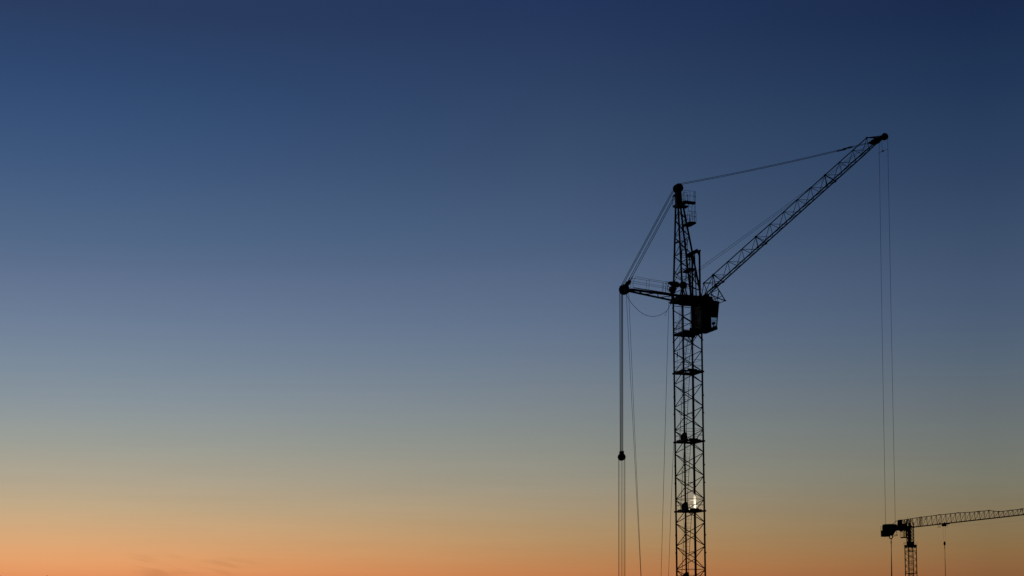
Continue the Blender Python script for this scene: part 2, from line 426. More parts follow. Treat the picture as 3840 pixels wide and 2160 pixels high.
# head platforms with rails
def railed(parent, u0, u1, v0, v1, z, th, sides, posts=3, rh=0.9):
    mb = MB(); mb.box((u0, v0, z - th), (u1, v1, z)); mb.build("platform", STEEL, parent)
    mb = MB()
    seg = {'n': ((u0, v0), (u1, v0)), 'f': ((u0, v1), (u1, v1)), 'l': ((u0, v0), (u0, v1)), 'r': ((u1, v0), (u1, v1))}
    for s in sides:
        (a, b), (c, d) = seg[s]
        for hz in (rh*0.52, rh): mb.tube([(a, b, z + hz), (c, d, z + hz)], 0.014, 4)
        for i in range(posts + 1):
            t = i / posts; mb.tube([(a + (c-a)*t, b + (d-b)*t, z), (a + (c-a)*t, b + (d-b)*t, z + rh)], 0.016, 4)
    mb.build("guard_rail", STEEL, parent)
zp = PV(2600, 756, -0.9).z
railed(head, -0.66, 0.47, -0.96, -0.60, zp, 0.19, 'nr', 2)
MB().tube([PV(2561.5, 756, -0.6), PV(2561.5, 723, -0.6), PV(2564, 721.5, -0.6), PV(2575, 722, -0.6), PV(2577.5, 725, -0.6), PV(2578, 757, -0.6)], 0.016, 4).build('guard_rail', STEEL, head)
zq = PV(2560, 771, 0.5).z
railed(head, -0.86, 0.40, 0.32, 0.85, zq, 0.15, 'lnr', 1)
mb = MB(); mb.box((-0.86, -0.30, zq - 0.12), (-0.2, 0.315, zq - 0.01)); mb.build("platform", STEEL, head)
zr = PV(2600, 832, -0.7).z
railed(head, -0.08, 0.59, -0.78, 0.45, zr, 0.16, 'nrf', 2)
make_ladder(head, (0.22, -0.55, zp), (0.12, -0.2, zr), 0.36, (1, 0, 0), r=0.016)
make_ladder(head, (0.45, -0.9, zp), (0.45, -0.75, zr), 0.02, (1, 0, 0), r=0.018)
# ladder with safety cage up the inside of the head
zl1, zl2 = zat(885), ZD + 0.1
make_ladder(head, (-0.15, 0.12, zr), (-0.15, 0.35, zl2), 0.4, (1, 0, 0), r=0.02)
mb = MB()
hoops = [904, 936, 962, 990, 1016, 1040]
cen = [PV(2567.5 - (y - 904)*0.03, y, 0.1) for y in hoops]
for c in cen: mb.tube([c + Vector((math.cos(a)*0.31, math.sin(a)*0.31, 0)) for a in [2*math.pi*j/16 for j in range(16)]], 0.016, 4, True)
for a in (0.3, 2.0, 3.6, 5.2): mb.tube([c + Vector((math.cos(a)*0.31, math.sin(a)*0.31, 0)) for c in cen], 0.014, 4)
mb.build("safety_cage", STEEL, head)
mb = MB(); a0 = hp('B', zat(893)) + Vector((0.12, 0, 0)); mb.tube([a0, a0 + Vector((0.12, -0.02, 0.0))], 0.015, 4); mb.tube([a0 + Vector((0.12, -0.02, -0.1)), a0 + Vector((0.12, -0.02, 0.03))], 0.02, 5)
mb.tube([a0 + Vector((0.0, -0.02, 0.0)), a0 + Vector((0.26, -0.02, 0.02))], 0.02, 5); mb.build("anemometer", STEEL, head)

# ---- portal frame in front of the head
zpt = PV(2621, 941.5, -0.7).z
mb = MB()
for v in (-0.7, 0.7):
    mb.bar((0.90, v, ZD + 0.1), (0.90, v, zpt), 0.125, 0.125, (0, 1, 0))
    mb.prism([(0.62, v, zpt), (0.94, v, zpt + 0.06), (0.94, v, zpt - 0.5), (0.82, v, zpt - 0.42)], (0, 0.06, 0))
    k = 'R' if v < 0 else 'B'
    p = hp(k, zpt - 0.1); mb.bar(p, (0.90, v, zpt), 0.12, 0.2)
mb.tube([(0.92, -0.82, zpt + 0.03), (0.92, 0.82, zpt + 0.03)], 0.08, 8)
mb.tube([(0.54, -1.0, zpt + 0.06), (0.54, 1.0, zpt + 0.06)], 0.06, 8)
mb.bar((0.54, -0.75, zpt - 0.1), (0.54, 0.85, zpt - 0.1), 0.1, 0.25)
for v in (-0.45, 0.5): mb.bar((0.55, v, zpt - 0.15), (0.66, v, ZD + 0.1), 0.07)
mb.build("portal_frame", STEEL, crane)
zs = zat(1012)
mb = MB(); mb.box((0.02, -0.45, zs - 0.05), (0.72, 0.4, zs + 0.10)); mb.box((0.05, 0.4, zs - 0.1), (0.5, 0.85, zs + 0.06)); mb.build("platform", STEEL, head)
mb = MB()
mb.tube([PV(2596, 958, 0.3), PV(2600, 990, 0.3), PV(2597, 1030, 0.35), PV(2603, 1050, 0.3), PV(2612, 1062, 0.2)], 0.014, 4)
mb.tube([PV(2606, 1020, 0.0), PV(2603, 1045, 0.0), PV(2610, 1075, 0.0)], 0.012, 4)
mb.tube([PV(2582, 958, 0.6), PV(2586, 968, 0.6), PV(2581, 976, 0.6)], 0.05, 6)
mb.build("hanging_cable", ROPE, head)

# ---- hoist winch and floodlight on the deck
wc = PV(2562.5, 1070.5, -0.55)
mb = MB(); 
for v in (-0.68, -0.42): mb.disc((wc.x, v, wc.z), (0, 1, 0), 0.295, 0.04, 28)
mb.disc((wc.x, -0.55, wc.z), (0, 1, 0), 0.285, 0.24, 28)
for v in (-0.72, -0.38):
    mb.bar((wc.x - 0.25, v, ZD + 0.14), (wc.x, v, wc.z), 0.05, 0.09); mb.bar((wc.x + 0.25, v, ZD + 0.14), (wc.x, v, wc.z), 0.05, 0.09)
mb.build("winch_drum", STEEL, crane)
mb = MB()
mb.prism([PV(2505, 1058, 0.7), PV(2512, 1056.5, 0.7), PV(2536, 1057, 0.7), PV(2545, 1063, 0.7), PV(2547, 1076, 0.7), PV(2531, 1077, 0.7), PV(2521, 1072, 0.7)], (0, 0.35, 0))
lc = PV(2522, 1087, 0.7); mb.disc(lc, (0, 1, 0), 0.29, 0.34, 20)
mb.prism([PV(2512, 1075, 0.7), PV(2534, 1075, 0.7), PV(2532, 1088, 0.7), PV(2510, 1088, 0.7)], (0, 0.3, 0))
mb.bar((lc.x, lc.y, lc.z - 0.2), (lc.x, lc.y, ZD), 0.2, 0.2)
mb.tube([PV(2506.5, 1059, 0.7), PV(2506, 1066, 0.7), PV(2504, 1074, 0.7), PV(2503.5, 1089, 0.7), PV(2508, 1092, 0.7), PV(2514, 1090, 0.7)], 0.026, 6)
mb.tube([PV(2505.5, 1071, 0.7), PV(2505, 1075, 0.7)], 0.06, 8)
mb.build("slewing_motor", STEEL, crane)

# ---- counter jib
TIP = PV(2341, 1086.3)
mb = MB()
rootz = ZD - 0.02
for s in (-1, 1):
    mb.bar((-0.95, s*0.9, rootz), (TIP.x + 0.15, s*0.22, TIP.z), 0.10, 0.15)
a, b = Vector((-0.95, -0.9, rootz)), Vector((TIP.x + 0.15, -0.22, TIP.z)); a2, b2 = Vector((-0.95, 0.9, rootz)), Vector((TIP.x + 0.15, 0.22, TIP.z))
for t, t2 in ((0.12, 0.3), (0.45, 0.3), (0.45, 0.62), (0.8, 0.62), (0.8, 0.9)):
    mb.bar(a.lerp(b, t), a2.lerp(b2, t2), 0.06)
cj = mb.build("counter_jib", STEEL, crane)
mb = MB()                          # plank walkway on the near beam
mb.bar(a.lerp(b, 0.0) + Vector((0, 0.16, 0.07)), a.lerp(b, 0.93) + Vector((0, 0.06, 0.07)), 0.42, 0.06)
mb.bar(a.lerp(b, 0.0) + Vector((0, -0.10, 0.07)), a.lerp(b, 0.9) + Vector((0, -0.2, 0.16)), 0.03, 0.07)
mb.build("walkway", STEEL, cj)
mb = MB()
def rail_line(pts, v, r=0.013): mb.tube([PV(x, y, v) for x, y in pts], r, 4)
rail_line([(2374, 1055), (2384.5, 1037), (2437, 1047.5), (2497, 1056)], -0.45)
rail_line([(2374, 1055), (2374, 1079)], -0.45, 0.015)
rail_line([(2374, 1055), (2435, 1065.5), (2497, 1075)], -0.45)
rail_line([(2435.5, 1047), (2433, 1087)], -0.45); rail_line([(2497, 1056), (2494.5, 1098)], -0.45, 0.016); rail_line([(2500, 1056), (2497, 1098)], -0.45)
rail_line([(2497, 1056), (2506, 1055)], -0.45)
rail_line([(2368, 1052), (2373, 1043), (2425, 1051), (2486, 1060), (2520, 1069)], 0.12)
rail_line([(2364.5, 1061), (2425, 1070), (2484, 1079), (2510, 1086)], 0.12)
rail_line([(2364.5, 1061), (2364.5, 1084)], 0.12); rail_line([(2425, 1051), (2424, 1086)], 0.12); rail_line([(2486, 1061), (2483, 1096)], 0.12); rail_line([(2488.5, 1061), (2486, 1096)], 0.12)
mb.build("guard_rail", STEEL, cj)
mb = MB()
for v in (-0.15, 0.0, 0.15): mb.disc((TIP.x, v, TIP.z), (0, 1, 0), 0.43, 0.12, 32, 0.05)
for v in (-0.24, 0.24): mb.disc((TIP.x, v, TIP.z), (0, 1, 0), 0.38, 0.04, 24)
mb.tube([(TIP.x, -0.3, TIP.z), (TIP.x, 0.3, TIP.z)], 0.07, 10)
mb.build("sheave", STEEL, cj)
LUG = PV(2358.5, 1055)
mb = MB()
for v in (-0.27, 0.27):
    p0 = Vector((TIP.x, v, TIP.z)); p1 = Vector((LUG.x, v, LUG.z)); d = (p1 - p0)
    mb.bar(p0, p0 + d*0.8, 0.06, 0.2, (1, 0, 0.3)); mb.bar(p0 + d*0.62, p1, 0.10, 0.24, (1, 0, 0.3))
    mb.bar((TIP.x - 0.3, v, TIP.z + 0.3), (TIP.x + 0.2, v, TIP.z + 0.3), 0.05, 0.16)
mb.build("rope_anchor", STEEL, cj)

# ---- ropes between head and counter jib
def rope(name, pts, r, parent=crane): return MB().tube(pts, r, 6).build(name, ROPE, parent)
def line(a, b, sag=0.0, k=12):
    a, b = Vector(a), Vector(b)
    return [a.lerp(b, i/k) - Vector((0, 0, sag * 4 * (i/k) * (1 - i/k))) for i in range(k + 1)]
for v in (-0.2, 0.2):
    p = PV(2332.9, 1069.8); q = PV(2525.5, 713)
    rope("luffing_rope", [(p.x, v, p.z), (q.x, v, q.z)], 0.025)
for v in (-0.27, 0.27):
    q = PV(2529, 738)
    rope("luffing_rope", [(LUG.x, v, LUG.z), (q.x, v*0.75, q.z)], 0.025)
    d = Vector((q.x, v*0.75, q.z)) - Vector((LUG.x, v, LUG.z)); L0 = Vector((LUG.x, v, LUG.z))
    rope("rope_socket", [L0, L0 + d*0.05], 0.045)
# ---- luffing pulley block and its ropes
BLK = PV(2331.3, 1714)
mb = MB()
for v in (-0.12, 0.0, 0.12): mb.disc((BLK.x, v, BLK.z), (0, 1, 0), 0.305, 0.11, 28, 0.03)
blk = mb.build("pulley_block", STEEL, crane)
mb = MB()
mb.prism([PV(2325.2, 1692, 0), PV(2336.8, 1691, 0), PV(2338, 1704, 0), PV(2324.5, 1704, 0)], (0, 0.3, 0))
mb.tube([PV(2317, 1714, 0), PV(2346, 1714.5, 0)], 0.035, 6)
mb.build("block_frame", STEEL, blk)
for (x1, y1, x2, y2, r, v) in ((2324.6, 1094, 2326.3, 1694, 0.036, -0.1), (2330.4, 1100, 2330.2, 1694, 0.030, 0.0), (2334.4, 1100, 2335.2, 1694, 0.036, 0.1)):
    rope("luffing_rope", [PV(x1, y1, v), PV(x2, y2, v)], r)
for (x1, x2, r) in ((2319.8, 2319.5, 0.016), (2322, 2322.3, 0.012), (2329.6, 2330, 0.016), (2335.6, 2336, 0.014), (2341, 2341.3, 0.012), (2343.6, 2344, 0.016)):
    rope("luffing_rope", [PV(x1, 1718, 0), PV(x2 + (x2 - x1)*0.3, 2290, 0)], r)
# hoist and power lines running down behind the mast
rope("hoist_rope", [PV(2348.5, 1100, -0.1), PV(2376, 1640, -0.1), PV(2403, 2160, -0.1), PV(2410, 2292, -0.1)][0:4], 0.015)
rope("hoist_rope", [PV(2357.3, 1094, 0.1), PV(2381, 1640, 0.1), PV(2404.5, 2160, 0.1), PV(2410.5, 2292, 0.1)], 0.015)
rope("power_cable", [PV(2510, 1100, 0.9), PV(2507.5, 1150, 0.9), PV(2493, 1660, 0.9), PV(2479, 2160, 0.9), PV(2475.5, 2290, 0.9)], 0.016)
rope("power_cable", [PV(2526, 1664, 0.98), PV(2516, 1910, 0.98), PV(2507, 2160, 0.98), PV(2502, 2290, 0.98)], 0.015)
rope("slack_cable", [PV(x, y, 0.5) for x, y in ((2349, 1100), (2351.5, 1109), (2357, 1121), (2367, 1136), (2381, 1151.5), (2396, 1166), (2410, 1176), (2426, 1183), (2443, 1186.5), (2460, 1186), (2475, 1181.5), (2489, 1174), (2500, 1166), (2509, 1152), (2514, 1143), (2518, 1136))], 0.019)
rope("slack_cable", [PV(x, y, 0.52) for x, y in ((2500, 1166), (2496.5, 1176), (2494, 1186))], 0.014)

# ---- jib
T0, T11 = PV(2673.7, 1031), PV(3250.7, 516.4)
JD = (T11 - T0); ML = JD.length / 11; JD.normalize(); JN = Vector((JD.z, 0, -JD.x))   # along, and down-right perpendicular
bn, bf = PV(2717.9, 1052.9, -0.74), PV(2679.2, 1066, 0.74); bm_ = (bn + bf) / 2
n0 = PV(3134.6, 678, -0.74); n1 = PV(3102.7, 694, 0.74); t8 = T0 + JD * ML * 8; bm8 = (n0 + n1) / 2
DP = ((bm_ - T0).dot(JN) + (bm8 - t8).dot(JN)) / 2
VB = 0.70
def along(i):                     # node i lies at an even step across the view of the jib
    nx = [2673.7, 2729.3, 2781.6, 2834, 2887.7, 2938.7, 2989.7, 3039.8, 3093.5, 3146.8, 3198.2, 3250.7]
    j = min(max(int(math.floor(i)), 0), 10); px_ = nx[j] + (nx[j + 1] - nx[j]) * (i - j); py_ = 1031 + (516.4 - 1031) * (px_ - nx[0]) / (nx[11] - nx[0])
    return (PV(px_, py_) - T0).dot(JD)
def tp(i): return T0 + JD * along(i)
def bp(i, s):
    w_ = VB if i < 10 else VB + (0.2 - VB) * (i - 10) / 2.2
    return T0 + JD * along(i) + JN * DP + Vector((0, s * w_, 0))
jib = MB().tube([tp(-0.62), tp(11)], 0.048, 8).build("jib", STEEL, crane)
for s in (-1, 1):
    MB().tube([bp(-1.25, s*0.9), bp(10, s), bp(11.75, s)], 0.062, 8).build("bottom_chord", STEEL, jib)
mb = MB()
for i in range(12):
    for s in (-1, 1):
        for di in (-0.5, 0.5):
            j = i + di
            if 0 <= j <= 11.2: mb.tube([tp(i), bp(j, s)], 0.026, 5)
for i in range(12):
    j = i - 0.5
    if j >= 0: mb.tube([bp(j, -1), bp(j + 0.5, 1)], 0.022, 5); mb.tube([bp(j + 0.5, 1), bp(j + 1, -1)], 0.022, 5)
for s in (-1, 1):
    mb.tube([tp(-0.62), bp(-0.98, s*0.9)], 0.035, 6); mb.tube([tp(-0.62), bp(0.05, s)], 0.028, 6); mb.tube([tp(11), bp(11.75, s)], 0.04, 6)
    mb.tube([tp(0), bp(-0.75, s)], 0.028, 6)
mb.tube([bp(-0.6, -1), bp(0, 1)], 0.03, 6); mb.tube([bp(-0.6, 1), bp(0, -1)], 0.03, 6)
mb.build("bracing", STEEL, jib)
mb = MB()
for i in (0, 3, 8):
    for s in (-1, 1):
        mb.tube([tp(i), bp(i, s)], 0.042, 6); q = bp(i, s); mb.bar(q - JD*0.1 + JN*0.02, q + JD*0.1 + JN*0.02, 0.14, 0.17)
    mb.tube([bp(i, -1), bp(i, 1)], 0.03, 6)
    q = tp(i); mb.bar(q - JD*0.1, q + JD*0.1, 0.13, 0.15)
    mb.build("joint_frame", STEEL, jib); mb = MB()
for i in (-0.62, 11): q = tp(i); MB().bar(q - JD*0.08, q + JD*0.08, 0.12, 0.13).build("joint_flange", STEEL, jib)
# jib head
hs = PV(3317.6, 513)
mb = MB()
plate = [(3272, 523), (3284, 516), (3298, 515), (3304, 508), (3313, 503), (3322, 516), (3307, 524), (3297, 533), (3290, 539), (3281, 541), (3270, 539), (3255, 533), (3268, 529)]
for v in (-0.2, 0.2): mb.prism([PV(x, y, v*0.2) + Vector((0, v, 0)) for x, y in plate], (0, 0.05, 0))
mb.prism([PV(x, y, 0) for x, y in ((3276, 523), (3290, 518), (3302, 512), (3308, 518), (3294, 532), (3278, 537))], (0, 0.34, 0))
for v in (-0.2, 0.2): mb.bar(tp(11) + Vector((0, v*0.2, 0)), PV(3292, 517.5, v), 0.06, 0.06)
mb.build("jib_head", STEEL, jib)
mb = MB()
for v in (-0.07, 0.07): mb.disc((hs.x, v, hs.z), (0, 1, 0), 0.305, 0.12, 30, 0.04)
for v in (-0.15, 0.15): mb.disc((hs.x, v, hs.z), (0, 1, 0), 0.3, 0.03, 24)
h2 = PV(3291, 530); mb.disc((h2.x, 0.0, h2.z), (0, 1, 0), 0.22, 0.30, 24, 0.03)
mb.prism([PV(3313, 499.5, 0), PV(3316, 500.5, 0), PV(3312, 508, 0), PV(3306, 509, 0)], (0, 0.3, 0))
mb.build("sheave", STEEL, jib)
# braced frame hanging at the jib foot
mb = MB()
for v in (-0.75, 0.6):
    dv = (v + 0.75)
    P_ = lambda x, y: PV(x, y, -0.75) + Vector((0, dv, 0))
    a, b, c, d = P_(2690, 1078), P_(2719.5, 1127.5), P_(2664, 1104), P_(2691, 1117.5)
    e, f_ = P_(2707, 1110), P_(2696.5, 1087)
    r = 0.045 if v < 0 else 0.03
    for p, q in ((a, b), (c, d), (d, b), (f_, d), (d, e)): mb.tube([p, q], r if (p, q) != (d, e) else 0.03, 6)
    mb.bar(b - Vector((0.06, 0, 0)), b + Vector((0.06, 0, 0)), 0.12, 0.1)
mb.tube([PV(2672, 1124, -0.75), PV(2691, 1117.5, -0.75)], 0.035, 6); mb.tube([PV(2694, 1086, -0.75), PV(2668, 1097, -0.75)], 0.03, 6)
mb.tube([PV(2719.5, 1127.5, -0.75), PV(2719.5, 1127.5, -0.75) + Vector((0, 1.35, 0))], 0.03, 6)
mb.bar(PV(2691, 1118, -0.75), PV(2690, 1127, -0.75), 0.05)
mb.build("jib_stop_frame", STEEL, jib)
mb = MB()
for v in (-0.62, 0.62): mb.prism([(1.0, v, ZD + 0.1), (1.95, v, ZD + 0.1), (1.75, v, ZD + 0.42), (1.45, v, ZD + 0.42)], (0, 0.12, 0))
mb.tube([(1.6, -0.7, ZD + 0.3), (1.6, 0.7, ZD + 0.3)], 0.06, 8)
mb.build("jib_foot_bracket", STEEL, crane)

# ---- pendants from head sheave to jib head
pe = PV(3264, 534.5)
for v in (-0.28, 0.28):
    st = Vector((SHC.x + 0.09, v, SHC.z + 0.375)); en = Vector((pe.x, v, pe.z))
    rope("pendant_rope", line(st, en, 0.16), 0.021)
    t = 0.868 if v < 0 else 0.852
    S_ = lambda q: st.lerp(en, q) - Vector((0, 0, 0.16 * 4 * q * (1 - q)))
    rope("turnbuckle", [S_(t - 0.025), S_(t)], 0.055); rope("turnbuckle", [S_(t + 0.001), S_(t + 0.022)], 0.065)
# ---- hoist ropes from the winch along the jib
for v, y1, y2 in ((-0.25, 1001, 544), (0.25, 1010.5, 551)):
    mid = PV(2629, y1, v); en = PV(3250, y2, v); e2 = en + (en - mid).normalized() * 0.9
    st = Vector((wc.x, -0.55 + v*0.3, wc.z + 0.18))
    rope("hoist_rope", [st] + line(mid, en, 0.08) + [e2], 0.0145)

# ---- load ropes, limiter bar and hook block
HB = PV(3340.5, 1972)
ropeL = [PV(3296.6, 533), PV(3308, 1250), PV(3321, 1968)]; ropeR = [PV(3328.8, 520), PV(3343, 1250), PV(3357.5, 1968)]
rope("hoist_rope", ropeL, 0.0145); rope("hoist_rope", ropeR, 0.0145)
mb = MB()
mb.tube([PV(3293, 575), PV(3330, 559.5)], 0.013, 5); mb.tube([PV(3306, 527), PV(3306.5, 545), PV(3311, 564)], 0.012, 5)
mb.bar(PV(3306, 567.5), PV(3314, 564.5), 0.08, 0.09); mb.tube([PV(3313, 567, 0), PV(3313, 570, 0)], 0.02, 5)
mb.build("hoist_limiter", ROPE, crane)
mb = MB()
for v in (-0.11, 0.11): mb.prism([PV(x, y, 0) + Vector((0, v, 0)) for x, y in ((3312, 1968), (3318, 1965.5), (3340, 1964.8), (3357, 1966), (3365, 1972), (3367, 1981), (3358, 1989), (3346, 2008), (3336, 2009), (3322, 1992), (3312, 1982))], (0, 0.03, 0))
mb.prism([PV(x, y, 0) for x, y in ((3333, 1992), (3352, 1992), (3346, 2009), (3335, 2009))], (0, 0.2, 0))
hb = mb.build("hook_block", STEEL, crane)
mb = MB()
for x in (3325.5, 3354.5): c = PV(x, 1977); mb.disc(c, (0, 1, 0), 0.24, 0.16, 26, 0.03)
mb.disc(PV(3340, 1984), (0, 1, 0), 0.25, 0.17, 24)
mb.build("sheave", STEEL, hb)
mb = MB(); hc = PV(3341, 2013)
mb.tube([hc + Vector((math.cos(a)*0.175, 0, math.sin(a)*0.175)) for a in [R(100 + 300*j/14) for j in range(15)]], 0.048, 8)
mb.bar(hc + Vector((0, 0, 0.28)), hc + Vector((-0.04, 0, 0.15)), 0.1)
mb.build("hook", STEEL, hb)

# ---- operator's cab
cab = empty("cab", (0, 0, 0), 0, "", "")
del cab["label"], cab["category"]; cab.parent = crane
U0, U1, V0, V1 = 0.99, 2.62, -0.92, 1.08
zb, zt = PV(2690, 1235, V0).z, PV(2697, 1134, V0).z
U1B = PV(2688, 1235, V0).x; U1T = PV(2697, 1134, V0).x
zbk = zb + 0.02
wl, wr = 0.0, 0.0
# window opening in the near wall
def on_near(x, y): p = PV(x, y, V0); return p.x, p.z
wu0, wz1 = on_near(2666.5, 1190); wu1, _ = on_near(2688.0, 1190); _, wz0 = on_near(2680, 1228)
def front_u(z): return U1B + (U1T - U1B) * (z - zb) / (zt - zb)
def wall_with_hole(v, th, a0, a1, z0, z1):
    mb = MB()
    e = (0, th, 0)
    mb.prism([(U0, v, zbk), (a0, v, zbk), (a0, v, zt), (U0, v, zt)], e)
    mb.prism([(a0, v, zbk), (front_u(zbk), v, zbk), (front_u(z0), v, z0), (a0, v, z0)], e)
    mb.prism([(a0, v, z1), (front_u(z1), v, z1), (front_u(zt), v, zt), (a0, v, zt)], e)
    mb.prism([(a1, v, z0), (front_u(z0), v, z0), (front_u(z1), v, z1), (a1, v, z1)], e)
    return mb
wall_with_hole(V0, 0.05, wu0, wu1, wz0, wz1).build("side_wall", CABP, cab)
wall_with_hole(V1, 0.05, 1.6, 2.3, zb + 1.0, zt - 0.5).build("side_wall", CABP, cab)
mb = MB(); mb.box((U0, V0 + 0.026, zbk), (U0 + 0.05, V1 - 0.026, zt)); mb.build("rear_wall", CABP, cab)
mb = MB()      # front wall: sill, header, pillars round a large raked window
fz0, fz1 = zb + 0.35, zt - 0.9
def fq(v0, v1, z0, z1): mb.prism([(front_u(z0) - 0.03, (v0 + v1)/2, z0), (front_u(z0) + 0.02, (v0 + v1)/2, z0), (front_u(z1) + 0.02, (v0 + v1)/2, z1), (front_u(z1) - 0.03, (v0 + v1)/2, z1)], (0, v1 - v0, 0))
va, vb = V0 + 0.026, V1 - 0.026
fq(va, vb, zbk + 0.003, fz0); fq(va, vb, fz1, zt - 0.003); fq(va, va + 0.10, fz0, fz1); fq(vb - 0.08, vb, fz0, fz1)
mb.build("front_wall", CABP, cab)
mb = MB(); z_ = (fz0 + fz1)/2
mb.prism([(front_u(fz0), 0, fz0), (front_u(fz0) + 0.008, 0, fz0), (front_u(fz1) + 0.008, 0, fz1), (front_u(fz1), 0, fz1)], (0, 1.6, 0)); 
mb.v = [(a, b + (va + vb)/2, c) for a, b, c in mb.v]; mb.build("window", GLASS, cab)
mb = MB(); mb.box((wu0 + 0.005, V0 - 0.004, wz0 + 0.005), (wu1 - 0.005, V0 + 0.004, wz1 - 0.005)); mb.build("window", GLASS, cab)
mb = MB(); mb.tube([(wu0, V0, (wz0 + wz1)/2 + 0.12), (wu1, V0, (wz0 + wz1)/2 + 0.16)], 0.012, 4); mb.build("window_bar", CABP, cab)
mb = MB()
mb.box((U0, V0 + 0.03, zbk - 0.07), (U1B - 0.02, V1 - 0.03, zbk + 0.02)); mb.box((U0 - 0.05, V0 + 0.1, zbk - 0.24), (1.45, V1 - 0.1, zbk - 0.072))
mb.build("floor", CABP, cab)
mb = MB()
zr0 = zt + 0.002
rg = (V0 + V1)/2
ap = PV(2662, 1122.5, -0.3); a0, a1, b0, b1 = U0 - 0.03, U1T + 0.04, V0 - 0.03, V1 + 0.03
mb._add([(a0, b0, zr0), (a1, b0, zr0), (a1, b1, zr0), (a0, b1, zr0), (a0, b0, zr0+0.05), (a1, b0, zr0+0.05), (a1, b1, zr0+0.05), (a0, b1, zr0+0.05), tuple(ap)],
        [(0, 3, 2, 1), (0, 1, 5, 4), (1, 2, 6, 5), (2, 3, 7, 6), (3, 0, 4, 7), (4, 5, 8), (5, 6, 8), (6, 7, 8), (7, 4, 8)])
mb.build("roof", CABP, cab)
mb = MB(); st = PV(2676, 1213, -0.35); mb.box((st.x - 0.10, -0.50, st.z - 0.08), (st.x + 0.09, -0.2, st.z + 0.11)); mb.bar((st.x, -0.38, st.z - 0.1), (st.x - 0.06, -0.38, zbk), 0.07)
mb.build("control_panel", CABP, cab)
mb = MB(); c_ = PV(2671, 1222, -0.6)
for i in range(7): mb.box((c_.x + 0.07*i, -0.66 + 0.02*(i % 3), zbk + 0.01), (c_.x + 0.06 + 0.07*i, -0.5, c_.z - 0.12 + 0.08*((i*5) % 4)/4))
mb.build("lever_bank", CABP, cab)
mb = MB(); mb.box((1.2, -0.2, zbk + 0.5), (1.7, 0.3, zbk + 0.62)); mb.box((1.2, -0.2, zbk + 0.62), (1.3, 0.3, zbk + 1.3)); mb.bar((1.45, 0.05, zbk), (1.45, 0.05, zbk + 0.5), 0.12)
mb.build("seat", CABP, cab)
mb = MB()
for v in (-0.7, 0.7): MB().bar((1.5, v, zt + 0.05), (1.6, v, ZD - 0.1), 0.08).build("cab_hanger", STEEL, cab)
MB().tube([PV(2695.5, 1134, V0), PV(2695.5, 1129, V0), PV(2690, 1128.5, V0)], 0.02, 5).build("roof_hook", STEEL, cab)
mb = MB(); mb.tube([(1.0, -0.97, zb + 0.6), (1.0, -0.97, zb + 1.5)], 0.02, 5); mb.tube([(1.0, -0.97, zb+0.6), (1.0, -0.93, zb+0.6)], 0.02, 5); mb.tube([(1.0, -0.97, zb+1.5), (1.0, -0.93, zb+1.5)], 0.02, 5)
mb.build("grab_handle", STEEL, cab)

# ---- lit work lamp on the third platform
z3 = PLAT[2]
lp = Vector((0.18, -0.10, z3 + 0.16))
mb = MB(); mb.disc(lp, (0.6, 0.75, 0.3), 0.09, 0.16, 16); mb.bar((lp.x, lp.y, z3), lp, 0.04)
lampo = mb.build("work_lamp", STEEL, crane, "lit work lamp on the lowest platform in view")
ax = Vector((0.6, 0.75, 0.3)).normalized()
mb = MB(); mb.disc(lp + ax * 0.086, ax, 0.075, 0.012, 16); mb.build("lamp_lens", LENS, lampo)
mb = MB(); mb.disc(PV(2586.5, 1909.5, -0.3), ax, 0.055, 0.03, 12); mb.build("lamp_lens", LENS, lampo)
ld = bpy.data.lights.new("work_lamp_light", 'SPOT'); ld.energy = 1700; ld.color = (1, 0.92, 0.76); ld.spot_size = R(47); ld.spot_blend = 0.35; ld.shadow_soft_size = 0.03
lo = bpy.data.objects.new("work_lamp_light", ld); COL.objects.link(lo); lo.parent = lampo
src = lp + ax * 0.12
lo.location = src
tgt = Vector((S, S, z3 + 0.84)); lo.rotation_euler = (tgt - src).to_track_quat('-Z', 'Y').to_euler()

# ---- slewing base, ballast and undercarriage (below the frame)
mb = MB()
for v in (-0.9, 0.9): mb.bar((-6.8, v, 0.75), (2.2, v, 0.75), 0.25, 0.4)
for u in (-6.6, -4.5, -2.2, -0.9, 0.9, 2.0): mb.bar((u, -0.77, 0.75), (u, 0.77, 0.75), 0.22, 0.34)
mb.disc((0, 0, 0.45), (0, 0, 1), 1.3, 0.2, 32)
mb.build("slewing_base", STEEL, crane)
mb = MB()
for u, v in ((-2.2, -2.2), (2.2, -2.2), (-2.2, 2.2), (2.2, 2.2)):
    mb.bar((0, 0, 0.28), (u, v, 0.24), 0.3, 0.14); mb.box((u - 0.5, v - 0.2, 0.0), (u + 0.5, v + 0.2, 0.34))
mb.build("undercarriage", STEEL, crane)
for k in range(4):
    mb = MB(); mb.box((-6.7 + k*0.9, -1.4, 0.96), (-5.85 + k*0.9, 1.4, 2.3)); mb.build("ballast_block", CONC, crane)

